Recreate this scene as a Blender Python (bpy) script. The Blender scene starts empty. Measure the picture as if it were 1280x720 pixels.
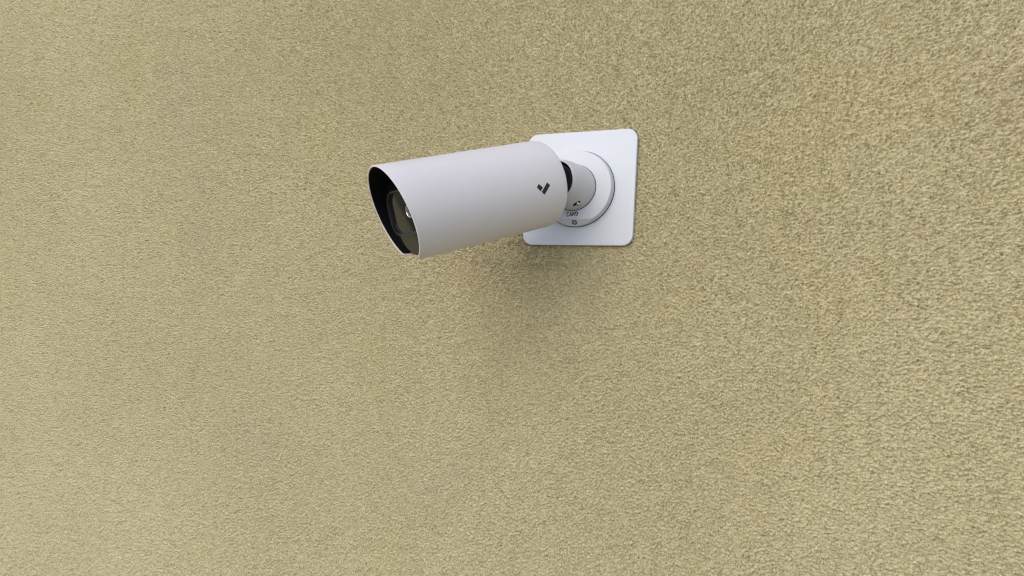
import bpy, bmesh, math
import numpy as np
from mathutils import Vector, Matrix

C = bpy.context.scene.collection
S = bpy.context.scene

# ------------------------------------------------------------------ camera
cd = bpy.data.cameras.new("viewer")
cam = bpy.data.objects.new("viewer", cd)
C.objects.link(cam)
cam.location = (0.29607, -0.87689, -0.18805)
cam.rotation_euler = (1.611909, -0.057515, 0.418057)
cd.sensor_width = 36.0
cd.lens = 22.5
cd.clip_start = 0.01
cd.clip_end = 500
S.camera = cam

# ------------------------------------------------------------------ daylight: thin overcast, soft sun high on the left
SUN_EL, SUN_AZ = 32.0, -12.0          # azimuth measured from straight out of the wall, negative = left
w = bpy.data.worlds.new("World")
S.world = w
w.use_nodes = True
nt = w.node_tree
bg = nt.nodes["Background"]
sky = nt.nodes.new("ShaderNodeTexSky")
sky.sky_type = 'NISHITA'
sky.sun_disc = False
sky.sun_elevation = math.radians(SUN_EL)
sky.sun_rotation = math.radians(180.0 - SUN_AZ)
sky.air_density = 1.0
sky.dust_density = 1.2
sky.ozone_density = 1.0
nt.links.new(sky.outputs[0], bg.inputs[0])
bg.inputs[1].default_value = 0.15
sd = bpy.data.lights.new("sun", 'SUN')
sd.energy = 0.62
sd.angle = math.radians(115)
sd.color = (1.0, 0.98, 0.95)
sun = bpy.data.objects.new("sun", sd)
C.objects.link(sun)
el, az = math.radians(SUN_EL), math.radians(SUN_AZ)
to_sun = Vector((math.sin(az) * math.cos(el), -math.cos(az) * math.cos(el), math.sin(el)))
sun.rotation_euler = to_sun.to_track_quat('Z', 'Y').to_euler()
S.view_settings.view_transform = 'Standard'
S.view_settings.look = 'None'
S.view_settings.gamma = 1.0
S.view_settings.use_curve_mapping = False
S.view_settings.exposure = 0.80
S.render.engine = 'CYCLES'
S.cycles.use_denoising = True
S.cycles.denoising_input_passes = 'RGB_ALBEDO_NORMAL'
S.cycles.denoising_prefilter = 'NONE'
S.cycles.use_adaptive_sampling = False
S.cycles.filter_width = 1.15


# ------------------------------------------------------------------ materials
def mat(name, col, rough=0.5, spec=0.5, metal=0.0, bump=0.0, bscale=2000.0, coat=0.0, mottle=0.0, mscale=40.0):
    m = bpy.data.materials.new(name)
    m.use_nodes = True
    n = m.node_tree
    p = n.nodes["Principled BSDF"]
    p.inputs["Base Color"].default_value = (*col, 1)
    p.inputs["Roughness"].default_value = rough
    p.inputs["Specular IOR Level"].default_value = spec
    p.inputs["Metallic"].default_value = metal
    p.inputs["Coat Weight"].default_value = coat
    tc = n.nodes.new("ShaderNodeTexCoord")
    if bump:
        t = n.nodes.new("ShaderNodeTexNoise")
        t.inputs["Scale"].default_value = bscale
        t.inputs["Detail"].default_value = 2
        n.links.new(tc.outputs["Object"], t.inputs["Vector"])
        b = n.nodes.new("ShaderNodeBump")
        b.inputs["Strength"].default_value = bump
        b.inputs["Distance"].default_value = 0.0002
        n.links.new(t.outputs["Fac"], b.inputs["Height"])
        n.links.new(b.outputs[0], p.inputs["Normal"])
    if mottle:
        t = n.nodes.new("ShaderNodeTexNoise")
        t.inputs["Scale"].default_value = mscale
        t.inputs["Detail"].default_value = 5
        n.links.new(tc.outputs["Object"], t.inputs["Vector"])
        mx = n.nodes.new("ShaderNodeMix")
        mx.data_type = 'RGBA'
        mx.inputs["A"].default_value = (*[c * (1 - mottle) for c in col], 1)
        mx.inputs["B"].default_value = (*[min(1, c * (1 + mottle)) for c in col], 1)
        n.links.new(t.outputs["Fac"], mx.inputs["Factor"])
        n.links.new(mx.outputs["Result"], p.inputs["Base Color"])
        mr = n.nodes.new("ShaderNodeMapRange")
        mr.inputs["To Min"].default_value = max(0.02, rough - 0.08)
        mr.inputs["To Max"].default_value = rough + 0.08
        n.links.new(t.outputs["Fac"], mr.inputs["Value"])
        n.links.new(mr.outputs[0], p.inputs["Roughness"])
    return m


M_PLATE = mat("white_plate_paint", (0.53, 0.545, 0.58), 0.42, 0.4, bump=0.12, bscale=1500, mottle=0.02)
M_BASE = mat("white_base_paint", (0.535, 0.54, 0.565), 0.45, 0.4, bump=0.10, bscale=1800, mottle=0.02)
M_COLLAR = mat("shaded_white_paint", (0.50, 0.490, 0.485), 0.45, 0.4, bump=0.10, bscale=1800, mottle=0.02)  # shade of the collar's down-facing side is put into this colour
M_BODY = mat("warm_white_paint", (0.600, 0.570, 0.585), 0.42, 0.45, bump=0.12, bscale=1800, mottle=0.02)
M_LINER = mat("black_plastic", (0.005, 0.005, 0.006), 0.7, 0.12)
M_RUBBER = mat("black_rubber", (0.012, 0.012, 0.014), 0.7, 0.3)
M_GLASS = mat("dark_cover_glass", (0.008, 0.008, 0.007), 0.04, 0.5)
M_BEZEL = mat("satin_black_bezel", (0.010, 0.011, 0.015), 0.28, 0.5)
M_LENS = mat("lens_coating", (0.012, 0.010, 0.016), 0.03, 0.9, coat=1.0)
M_STEEL = mat("steel_screw", (0.62, 0.60, 0.57), 0.25, 0.5, metal=1.0)
M_DARKSTEEL = mat("dull_steel", (0.20, 0.20, 0.20), 0.45, 0.5, metal=0.7)
M_INK = mat("dark_grey_ink", (0.012, 0.012, 0.016), 0.5, 0.4)
M_LABELINK = mat("black_label_ink", (0.010, 0.010, 0.012), 0.6, 0.3)


def stucco_material():
    m = bpy.data.materials.new("tan_stucco")
    m.use_nodes = True
    n = m.node_tree
    L = n.links.new
    p = n.nodes["Principled BSDF"]
    p.inputs["Roughness"].default_value = 0.9
    p.inputs["Specular IOR Level"].default_value = 0.2
    tc = n.nodes.new("ShaderNodeTexCoord")

    def noise(scale, detail=3, rough=0.5):
        t = n.nodes.new("ShaderNodeTexNoise")
        t.inputs["Scale"].default_value = scale
        t.inputs["Detail"].default_value = detail
        t.inputs["Roughness"].default_value = rough
        L(tc.outputs["Object"], t.inputs["Vector"])
        return t

    def mix(a, b, fac):
        x = n.nodes.new("ShaderNodeMix")
        x.data_type = 'RGBA'
        for s, v in (("A", a), ("B", b)):
            if isinstance(v, tuple):
                x.inputs[s].default_value = (*v, 1)
            else:
                L(v, x.inputs[s])
        L(fac, x.inputs["Factor"])
        return x.outputs["Result"]

    def ramp(v, lo, hi):
        r = n.nodes.new("ShaderNodeMapRange")
        r.inputs["From Min"].default_value = lo
        r.inputs["From Max"].default_value = hi
        L(v, r.inputs["Value"])
        return r.outputs[0]
    base = mix((0.430, 0.378, 0.226), (0.470, 0.415, 0.255), ramp(noise(2.2, 4).outputs["Fac"], 0.35, 0.65))
    base = mix(base, (0.455, 0.395, 0.222), ramp(noise(5.5, 3).outputs["Fac"], 0.50, 0.80))     # yellower patches
    base = mix(base, (0.400, 0.338, 0.222), ramp(noise(3.1, 5, 0.6).outputs["Fac"], 0.58, 0.90))  # faint browner weathering
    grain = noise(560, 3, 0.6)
    sand_shade = mix((0.235, 0.205, 0.118), base, ramp(grain.outputs["Fac"], 0.32, 0.49))                # colour by grain; the dark specks also paint in crevice shade
    sand_shade = mix(sand_shade, (0.64, 0.58, 0.38), ramp(grain.outputs["Fac"], 0.56, 0.74))
    L(sand_shade, p.inputs["Base Color"])
    g2 = noise(650, 3, 0.6)
    b = n.nodes.new("ShaderNodeBump")
    b.inputs["Strength"].default_value = 0.5
    b.inputs["Distance"].default_value = 0.0010
    L(g2.outputs["Fac"], b.inputs["Height"])
    L(b.outputs[0], p.inputs["Normal"])
    return m


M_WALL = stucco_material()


# ------------------------------------------------------------------ helpers
def link_mesh(name, me, m, parent=None, smooth=True):
    me.materials.append(m)
    if smooth:
        me.polygons.foreach_set("use_smooth", [True] * len(me.polygons))
    o = bpy.data.objects.new(name, me)
    C.objects.link(o)
    if parent:
        o.parent = parent
    return o


def obj(name, bm, m, parent=None, smooth=True, auto=35):
    bmesh.ops.remove_doubles(bm, verts=bm.verts, dist=1e-6)
    bmesh.ops.recalc_face_normals(bm, faces=bm.faces)
    if smooth and auto:
        for e in bm.edges:
            if len(e.link_faces) == 2 and e.calc_face_angle(0) > math.radians(auto):
                e.smooth = False
    me = bpy.data.meshes.new(name)
    bm.to_mesh(me)
    bm.free()
    return link_mesh(name, me, m, parent, smooth)


def skin_rings(bm, rings, close_start=False, close_end=False):
    """rings: lists of points with the same count; joins them with quads."""
    vr = [[bm.verts.new(p) for p in r] for r in rings]
    n = len(vr[0])
    for a, b in zip(vr, vr[1:]):
        for i in range(n):
            j = (i + 1) % n
            bm.faces.new((a[i], a[j], b[j], b[i]))
    if close_start:
        bm.faces.new(vr[0])
    if close_end:
        bm.faces.new(vr[-1][::-1])
    return vr


def frame(axis, up=Vector((0, 0, 1))):
    a = axis.normalized()
    u = (up - a * up.dot(a)).normalized()
    return a, u, u.cross(a)


def lathe(bm, centre, axis, prof, n=96, up=Vector((0, 0, 1))):
    """prof: (distance along axis, radius) from one pole to the other; radius 0 allowed at the ends."""
    a, u, v = frame(axis, up)
    rings = []
    for s, r in prof:
        r = max(r, 1e-5)
        rings.append([centre + a * s + (u * math.cos(t) + v * math.sin(t)) * r
                      for t in (2 * math.pi * i / n for i in range(n))])
    skin_rings(bm, rings, True, True)


def arc(cx, cy, r, a0, a1, n):
    return [(cx + r * math.cos(math.radians(a0 + (a1 - a0) * i / n)),
             cy + r * math.sin(math.radians(a0 + (a1 - a0) * i / n))) for i in range(n + 1)]


# ------------------------------------------------------------------ the wall: real stucco relief
PLATE_T = 0.0060
WALL_Y = PLATE_T + 0.0005


def filtered_noise(rng, shape, lo, hi):
    """white noise band-passed between two wavelengths (in cells), unit variance, tileable."""
    f = np.fft.rfft2(rng.standard_normal(shape).astype(np.float32))
    ky = np.fft.fftfreq(shape[0])[:, None]
    kx = np.fft.rfftfreq(shape[1])[None, :]
    k = np.sqrt(kx * kx + ky * ky)
    band = np.exp(-(k * lo * 0.55) ** 2) * (1 - np.exp(-(k * hi) ** 2))
    a = np.fft.irfft2(f * band, s=shape).astype(np.float32)
    return a / a.std()


def build_wall():
    rng = np.random.default_rng(9)
    cell = 0.0005
    shp = (3072, 4608)
    a = filtered_noise(rng, shp, 6.0, 12.5)
    b = filtered_noise(rng, shp, 7.2, 14.0)
    c = filtered_noise(rng, shp, 96.0, 416.0)
    d = filtered_noise(rng, shp, 9.6, 19.0)
    h = 0.00155 * a - 0.0058 * np.exp(-np.abs(b) * 3.4) + 0.00008 * c - 0.004 * np.clip(d - 3.4, 0, 1)

    def axis(lo, hi, fine, out_lo, out_hi):
        mid = [lo]
        while mid[-1] < hi:
            mid.append(mid[-1] + fine(mid[-1]))
        left = [lo - 0.02 * (1.6 ** i) * 1.6 for i in range(20)]
        right = [mid[-1] + 0.02 * (1.6 ** i) * 1.6 for i in range(20)]
        left = [x for x in left if x > out_lo][::-1] + []
        right = [x for x in right if x < out_hi]
        return np.array([out_lo] + left + mid + right + [out_hi], dtype=np.float64)
    xs = axis(-1.62, 0.62, lambda x: 0.00125 + 0.0011 * min(1, max(0, (-0.35 - x) / 0.9)) + 0.0006 * min(1, max(0, (x - 0.2) / 0.4)), -5.0, 4.0)
    zs = axis(-0.93, 0.58, lambda z: 0.0013 + 0.0008 * min(1, max(0, (-0.45 - z) / 0.4)) + 0.0007 * min(1, max(0, (z - 0.3) / 0.25)), -1.96, 2.2)
    X, Z = np.meshgrid(xs, zs)
    fx = (X / cell) % shp[1]
    fz = (Z / cell) % shp[0]
    ix, iz = fx.astype(int), fz.astype(int)
    tx, tz = fx - ix, fz - iz
    ix1, iz1 = (ix + 1) % shp[1], (iz + 1) % shp[0]
    H = (h[iz, ix] * (1 - tx) * (1 - tz) + h[iz, ix1] * tx * (1 - tz) + h[iz1, ix] * (1 - tx) * tz + h[iz1, ix1] * tx * tz)
    inside = (X > -1.63) & (X < 0.63) & (Z > -0.94) & (Z < 0.59)
    H = np.where(inside, H, 0)
    co = np.stack([X, WALL_Y - H, Z], -1).reshape(-1, 3).astype(np.float32)
    nz, nx = X.shape
    q = (np.arange(nz - 1)[:, None] * nx + np.arange(nx - 1)[None, :]).reshape(-1)
    quads = np.stack([q, q + 1, q + nx + 1, q + nx], 1).astype(np.int32)
    me = bpy.data.meshes.new("wall")
    me.vertices.add(len(co))
    me.vertices.foreach_set("co", co.reshape(-1))
    me.loops.add(quads.size)
    me.loops.foreach_set("vertex_index", quads.reshape(-1))
    me.polygons.add(len(quads))
    me.polygons.foreach_set("loop_start", np.arange(0, quads.size, 4, dtype=np.int32))
    me.polygons.foreach_set("use_smooth", np.ones(len(quads), dtype=bool))
    me.update()
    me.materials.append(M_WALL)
    o = bpy.data.objects.new("wall", me)
    C.objects.link(o)
    o["kind"] = "structure"
    o["label"] = "tan stucco wall with a fine gritty worm-like texture behind the white camera"
    o["category"] = "wall"
    return o


build_wall()

# the ground the wall stands on (below the picture; it only bounces light and shows in the glass)
bm = bmesh.new()
g = 60
for p in ((-g, -g), (g, -g), (g, WALL_Y), (-g, WALL_Y)):
    bm.verts.new((p[0], p[1], -1.95))
bm.faces.new(bm.verts)
gr = obj("ground", bm, mat("grey_concrete", (0.30, 0.275, 0.24), 0.9, 0.2, mottle=0.15, mscale=3), smooth=False)
gr["kind"] = "structure"

# ------------------------------------------------------------------ the security camera
root = bpy.data.objects.new("security_camera", None)
root.empty_display_size = 0.05
C.objects.link(root)
root.location = (0, 0, 0)
root["label"] = "white cylindrical security camera on a square white plate, its dark lens pointing left"
root["category"] = "camera"


def rounded_rect(hx, hz, r, n=10):
    pts = []
    for cx, cz, a0 in ((hx - r, hz - r, 0), (-hx + r, hz - r, 90), (-hx + r, -hz + r, 180), (hx - r, -hz + r, 270)):
        pts += arc(cx, cz, r, a0, a0 + 90, n)
    return pts


# square mounting plate with softened front edge
bm = bmesh.new()
H = 0.0825
rings = []
for y, ins in ((PLATE_T, 0.0), (0.0010, 0.0), (0.0004, 0.0002), (0.0001, 0.0006), (0.0, 0.0011)):
    rings.append([Vector((x, y, z)) for x, z in rounded_rect(H + 0.0006 - ins, H + 0.0006 - ins, 0.0152 - ins)])
skin_rings(bm, rings, True, True)
obj("mounting_plate", bm, M_PLATE, root, auto=50)

# dark gasket line between plate and base
OUT = Vector((0, -1, 0))
BC = Vector((-0.0012, 0, -0.0014))
bm = bmesh.new()
lathe(bm, BC, OUT, [(-0.0002, 0.0548), (-0.0002, 0.0556), (0.0016, 0.0556), (0.0016, 0.0548)], 128)
obj("gasket", bm, M_RUBBER, root)

# round base with a flat facet cut across its lower front
FACE = 0.0120
bm = bmesh.new()
prof = [(0.0012, 0.0), (0.0012, 0.0546), (0.0018, 0.0550)] + [(0.0098, 0.0538)] + \
       [(FACE - 0.0018 + 0.0018 * math.sin(math.radians(t)), 0.0519 + 0.0018 * math.cos(math.radians(t))) for t in (10, 30, 50, 70, 90)] + [(FACE, 0.0)]
lathe(bm, BC, OUT, prof, 160)
CH_Z = -0.0466
fa = Vector((0, -FACE, CH_Z))
fb = Vector((0, -0.0030, -0.0562))
fdir = (fb - fa).normalized()
fno = Vector((0, fdir.z, -fdir.y))
if fno.y > 0:
    fno = -fno
geom = bm.verts[:] + bm.edges[:] + bm.faces[:]
bmesh.ops.remove_doubles(bm, verts=bm.verts, dist=1e-6)
geom = bm.verts[:] + bm.edges[:] + bm.faces[:]
res = bmesh.ops.bisect_plane(bm, geom=geom, plane_co=fa, plane_no=fno, clear_outer=True, dist=1e-7)
edges = [e for e in bm.edges if e.is_boundary]
bmesh.ops.holes_fill(bm, edges=edges, sides=0)
base = obj("mount_base", bm, M_BASE, root, auto=24)

# facet screw: dark recessed ring, dull head, socket
fc = fa + fdir * 0.0060 + Vector((-0.0004, 0, 0))
bm = bmesh.new()
lathe(bm, fc, fno, [(-0.002, 0.0040), (0.00025, 0.0040), (0.00035, 0.0038), (0.0002, 0.0031), (-0.002, 0.0030)], 40)
scr = obj("screw", bm, M_RUBBER, root)
bm = bmesh.new()
lathe(bm, fc, fno, [(-0.002, 0.0), (-0.002, 0.0027), (0.0000, 0.0027), (0.0003, 0.0024), (0.0003, 0.0014), (-0.0016, 0.0012), (-0.0016, 0.0)], 40)
obj("screw_head", bm, M_DARKSTEEL, scr)

# printed CAM9 lettering: thin raised ink strokes on the base face
STROKES = {
    'C': [[(0.62, 0.80), (0.52, 0.95), (0.36, 1.0), (0.18, 0.93), (0.08, 0.74), (0.05, 0.5), (0.08, 0.26), (0.18, 0.07), (0.36, 0.0), (0.52, 0.05), (0.62, 0.2)]],
    'A': [[(0.02, 0.0), (0.35, 1.0), (0.68, 0.0)], [(0.14, 0.32), (0.56, 0.32)]],
    'M': [[(0.05, 0.0), (0.05, 1.0), (0.36, 0.38), (0.67, 1.0), (0.67, 0.0)]],
    '9': [[(0.66, 0.72), (0.58, 0.50), (0.36, 0.42), (0.14, 0.50), (0.05, 0.72), (0.14, 0.93), (0.36, 1.0), (0.58, 0.93), (0.66, 0.72), (0.65, 0.40), (0.56, 0.12), (0.36, 0.0), (0.14, 0.06)]],
}


def stroke(bm, pts, wd, put):
    """flat ribbon with mitred bends."""
    n = len(pts)
    lv, rv = [], []
    for i, p in enumerate(pts):
        d0 = (Vector(pts[i]) - Vector(pts[i - 1])).normalized() if i else None
        d1 = (Vector(pts[i + 1]) - Vector(pts[i])).normalized() if i < n - 1 else None
        d = ((d0 or d1) + (d1 or d0))
        d = d.normalized() if d.length > 1e-6 else (d0 or d1)
        nr = Vector((-d.y, d.x))
        k = 1.0 / max(0.45, nr.dot(Vector((-(d1 or d0).y, (d1 or d0).x))))
        a, b = Vector(p) + nr * wd * k, Vector(p) - nr * wd * k
        lv.append(put(a)), rv.append(put(b))
    L = [bm.verts.new(v) for v in lv]
    Rr = [bm.verts.new(v) for v in rv]
    for i in range(n - 1):
        bm.faces.new((L[i], L[i + 1], Rr[i + 1], Rr[i]))


TX, TZ, TH, PITCH = -0.0112, -0.0430, 0.0059, 0.0043
for k, ch in enumerate("CAM9"):
    bm = bmesh.new()
    for q, st in enumerate(STROKES[ch]):
        ox = TX + k * PITCH
        oz = TZ + k * 0.00022
        stroke(bm, [(x * TH * 0.86, z * TH) for x, z in st], 0.00055,
               lambda p: Vector((ox + p.x, -FACE - 0.00008 - q * 0.00003, oz + p.y)))
    for f in bm.faces:
        if f.normal.y > 0:
            f.normal_flip()
    me = bpy.data.meshes.new("letter")
    bmesh.ops.recalc_face_normals(bm, faces=bm.faces)
    bm.to_mesh(me)
    bm.free()
    link_mesh("letter", me, M_LABELINK, base, smooth=False)

# collar: a cup leaning towards the camera body, open at the front
CB = Vector((-0.0028, -FACE, -0.0018))
CT = Vector((-0.0160, -0.0500, 0.0032))


def tilt_ring(c, r, nrm, n=96):
    a, u, v = frame(nrm)
    return [c + (u * math.cos(t) + v * math.sin(t)) * r for t in (2 * math.pi * i / n for i in range(n))]


TN = Vector((-0.16, -1, 0.0)).normalized()
bm = bmesh.new()
rings = [tilt_ring(CB + Vector((0, 0.001, 0)), 0.0328, OUT)]
for t, r in ((0.0, 0.0328), (0.25, 0.0324), (0.5, 0.0315), (0.72, 0.0302), (0.86, 0.0290), (0.95, 0.0280), (1.0, 0.0268)):
    nr = OUT.lerp(TN, t).normalized()
    rings.append(tilt_ring(CB.lerp(CT, t), r, nr))
rings.append(tilt_ring(CT + TN * 0.0005, 0.0256, TN))
rings.append(tilt_ring(CT + TN * 0.0002, 0.0247, TN))
rings.append(tilt_ring(CT - TN * 0.0010, 0.0243, TN))
skin_rings(bm, rings)
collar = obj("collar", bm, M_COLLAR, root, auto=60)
bm = bmesh.new()
skin_rings(bm, [tilt_ring(CT - TN * 0.0009, 0.0243, TN), tilt_ring(CT - TN * 0.012, 0.0243, TN), tilt_ring(CT - TN * 0.030, 0.018, TN)], False, True)
obj("socket_lining", bm, M_LINER, collar)
bm = bmesh.new()
lathe(bm, CB, OUT, [(-0.0004, 0.0327), (-0.0004, 0.0333), (0.0007, 0.0333), (0.0007, 0.0327)], 96)
obj("seam_ring", bm, M_RUBBER, collar)


def collar_point(ang, t):
    """point and outward normal on the collar side; ang measured at the base from straight up, clockwise for the viewer."""
    def P(an, tt):
        tab = [(0.0, 0.0328), (0.25, 0.0324), (0.5, 0.0315), (0.72, 0.0302), (0.86, 0.0290), (0.95, 0.0280), (1.0, 0.0268)]
        r = float(np.interp(tt, [q[0] for q in tab], [q[1] for q in tab]))
        c = CB.lerp(CT, tt)
        a, u, v = frame(OUT.lerp(TN, tt).normalized())
        t2 = math.radians(an)
        sgn = 1 if v.x > 0 else -1
        return c + (u * math.cos(t2) + v * sgn * math.sin(t2)) * r
    p = P(ang, t)
    da, dt = P(ang + 1, t) - P(ang - 1, t), P(ang, t + 0.05) - P(ang, t - 0.05)
    nn = da.cross(dt).normalized()
    if nn.dot(p - CB.lerp(CT, t)) < 0:
        nn = -nn
    return p, nn, da.normalized(), dt.normalized()


# set screw in an oblong dark recess low on the collar
p, nn, ta, td = collar_point(150, 0.38)
bm = bmesh.new()
ring = lambda k, off: [p + nn * off + (ta * math.cos(t) * 0.0058 + td * math.sin(t) * 0.0028) * k for t in (2 * math.pi * i / 32 for i in range(32))]
skin_rings(bm, [ring(1.0, -0.0010), ring(1.0, 0.0004), ring(0.92, 0.0006)], True, True)
ss = obj("screw_recess", bm, M_RUBBER, collar)
bm = bmesh.new()
hd = (nn + Vector((0.25, -0.25, 0.9))).normalized()
lathe(bm, p + ta * -0.0016 + td * -0.0002 - nn * 0.0002, hd, [(-0.002, 0.0), (-0.002, 0.0022), (0.0010, 0.0022), (0.0016, 0.0017), (0.0018, 0.0009), (0.0018, 0.0)], 32)
obj("set_screw", bm, M_STEEL, collar)
# two tiny dimples and one small slit in the collar
for an, tt in ((157, 0.19), (150, 0.17)):
    p, nn, ta, td = collar_point(an, tt)
    bm = bmesh.new()
    lathe(bm, p, nn, [(-0.0006, 0.0), (-0.0006, 0.0006), (0.00012, 0.0006), (0.00012, 0.0)], 16)
    obj("dimple", bm, M_RUBBER, collar)
p, nn, ta, td = collar_point(52, 0.42)
bm = bmesh.new()
rg = lambda off: [p + nn * off + ta * (math.cos(t) * 0.0013) + td * (math.sin(t) * 0.0004 - math.cos(t) * 0.0005) for t in (2 * math.pi * i / 16 for i in range(16))]
skin_rings(bm, [rg(-0.0006), rg(0.0001)], True, True)
obj("slit", bm, M_RUBBER, collar)

# ---- camera body frame
P0 = Vector((-0.0282, -0.0800, -0.0102))
AX = Vector((-0.46530516, -0.82660834, -0.31655926)).normalized()
U = Vector((-0.15528241, -0.2758571, 0.94857274)).normalized()
V = Vector((0.87142325, -0.49053187, 0.0)).normalized()
RB, L0, L1, A0 = 0.0582, 0.2243, 0.0149, 0.6164
TH_W = 0.0021


def bp(s, u, v):
    return P0 + AX * s + U * u + V * v


# ball and arm between the collar and the body
BALL = P0 - AX * 0.031
bm = bmesh.new()
lathe(bm, BALL, AX, [(0.0235 * -math.cos(math.radians(t)), 0.0235 * math.sin(math.radians(t))) for t in range(0, 181, 10)], 64)
obj("ball_joint", bm, M_LINER, root)
bm = bmesh.new()
lathe(bm, BALL, AX, [(0.015, 0.0), (0.015, 0.0165), (0.024, 0.0165), (0.031, 0.022), (0.034, 0.022), (0.034, 0.0)], 64)
obj("swivel_arm", bm, M_LINER, root)


def ease(x, a, b):
    k = min(1.0, max(0.0, (x - a) / (b - a)))
    return k * k * (3 - 2 * k)


def rim_s(t):
    d = math.degrees(t)                      # drain notch at the bottom of the hood
    notch = 0.020 * min(1.0, max(0.0, (d - 150) / 31)) ** 3 * (1 - ease(d, 201, 211))
    return L0 + L1 * math.cos(t - A0) - notch


NB = 360
ANG = [2 * math.pi * i / NB for i in range(NB)]
FIL = 0.0060


def body_ring(fs, r):
    return [bp(fs(t), r * math.cos(t), r * math.sin(t)) for t in ANG]


rings = [body_ring(lambda t: 0.0, 0.0001), body_ring(lambda t: 0.0, RB * 0.6), body_ring(lambda t: 0.0, RB - FIL)]
for d in range(10, 91, 10):
    q = math.radians(d)
    rings.append(body_ring(lambda t: FIL * (1 - math.cos(q)), RB - FIL * (1 - math.sin(q))))
for k in (0.1, 0.35, 0.65, 0.9):
    rings.append(body_ring(lambda t: FIL + (rim_s(t) - 0.0008 - FIL) * k, RB))
rings.append(body_ring(lambda t: rim_s(t) - 0.0006, RB))
for d in (20, 45, 70, 90):
    q = math.radians(d)
    rings.append(body_ring(lambda t: rim_s(t) - 0.0006 + 0.0006 * math.sin(q), RB - 0.0006 * (1 - math.cos(q))))
rings.append(body_ring(lambda t: rim_s(t), RB - TH_W + 0.0003))
rings.append(body_ring(lambda t: rim_s(t) - 0.0004, RB - TH_W))
rings.append(body_ring(lambda t: rim_s(t) - 0.0010, RB - TH_W))
bm = bmesh.new()
skin_rings(bm, rings, True, False)
house = obj("housing", bm, M_BODY, root, auto=40)

# black lining of the hood
FS = 0.2030
bm = bmesh.new()
skin_rings(bm, [body_ring(lambda t: rim_s(t) - 0.0009, RB - TH_W), body_ring(lambda t: rim_s(t) - 0.0012, RB - TH_W - 0.0004),
                body_ring(lambda t: FS - 0.020, RB - TH_W - 0.0004)])
obj("hood_lining", bm, M_LINER, house)

# dark front window filling the tube
bm = bmesh.new()
RG = 0.0532
lathe(bm, P0, AX, [(FS - 0.0205, 0.0), (FS - 0.0205, RB - TH_W - 0.0006), (FS - 0.0195, RG), (FS - 0.0006, RG), (FS, RG - 0.0006), (FS, 0.0)], 160)
front = obj("front_window", bm, M_GLASS, root, auto=30)

# raised bezel: a rounded frame standing proud of the window
BW, BH, BT = 0.0355, 0.0268, 0.0090


def bez(hx, hz, r, s):
    return [bp(s, z, x) for x, z in rounded_rect(hx, hz, r, 10)]


bm = bmesh.new()
skin_rings(bm, [bez(BW, BH, 0.018, FS - 0.002), bez(BW, BH, 0.018, FS + BT - 0.0010), bez(BW - 0.0004, BH - 0.0004, 0.0176, FS + BT - 0.0003),
                bez(BW - 0.0010, BH - 0.0010, 0.0170, FS + BT), bez(BW - 0.0018, BH - 0.0018, 0.0162, FS + BT - 0.0002),
                bez(BW - 0.0032, BH - 0.0030, 0.0140, FS + BT - 0.0040), bez(BW - 0.0034, BH - 0.0032, 0.0138, FS + BT - 0.0060)])
obj("lens_bezel", bm, M_BEZEL, front, auto=50)
# flat pane inside the bezel and the low lens dome in it
PS = FS + BT - 0.0038
bm = bmesh.new()
skin_rings(bm, [bez(BW - 0.0031, BH - 0.0029, 0.0141, PS - 0.004), bez(BW - 0.0031, BH - 0.0029, 0.0141, PS)], True, True)
bz = bpy.data.objects["lens_bezel"]
obj("pane", bm, M_GLASS, bz, auto=30)
LC = bp(PS, 0.0, 0.0115)
lathe_prof = [(-0.002, 0.0), (-0.002, 0.0064), (0.0003, 0.0064)] + [(0.0003 + 0.0016 * math.sin(math.radians(t)), 0.0064 * math.cos(math.radians(t))) for t in range(6, 91, 6)]
bm = bmesh.new()
lathe(bm, LC, AX, lathe_prof, 72)
ln = obj("lens", bm, M_LENS, bz, auto=40)
bm = bmesh.new()
lathe(bm, LC, AX, [(-0.001, 0.0064)] + [(0.0004 + 0.0011 * math.sin(math.radians(t)), 0.0071 + 0.0009 * math.cos(math.radians(t))) for t in range(0, 181, 20)] + [(-0.001, 0.0063)], 72)
obj("lens_ring", bm, M_STEEL, bz, auto=60)

# printed tick emblem: two bars of ink wrapped on the side of the tube
LOGO = [[[0.05011, 89.34], [0.04419, 94.67], [0.04879, 98.63], [0.05403, 93.13]], [[0.03636, 89.52], [0.03203, 93.68], [0.04306, 103.87], [0.04714, 99.51]]]


def ink_patch(quad):
    bm = bmesh.new()
    n = 8
    q = [Vector(c) for c in quad]
    grid = []
    for i in range(n + 1):
        row = []
        for j in range(n + 1):
            a = q[0].lerp(q[1], i / n)
            b = q[3].lerp(q[2], i / n)
            c = a.lerp(b, j / n)
            t = math.radians(c.y)
            r = RB + 0.00008
            row.append(bm.verts.new(bp(c.x, r * math.cos(t), r * math.sin(t))))
        grid.append(row)
    for i in range(n):
        for j in range(n):
            bm.faces.new((grid[i][j], grid[i + 1][j], grid[i + 1][j + 1], grid[i][j + 1]))
    return bm


for quad in LOGO:
    obj("emblem_bar", ink_patch(quad), M_INK, house, auto=0)
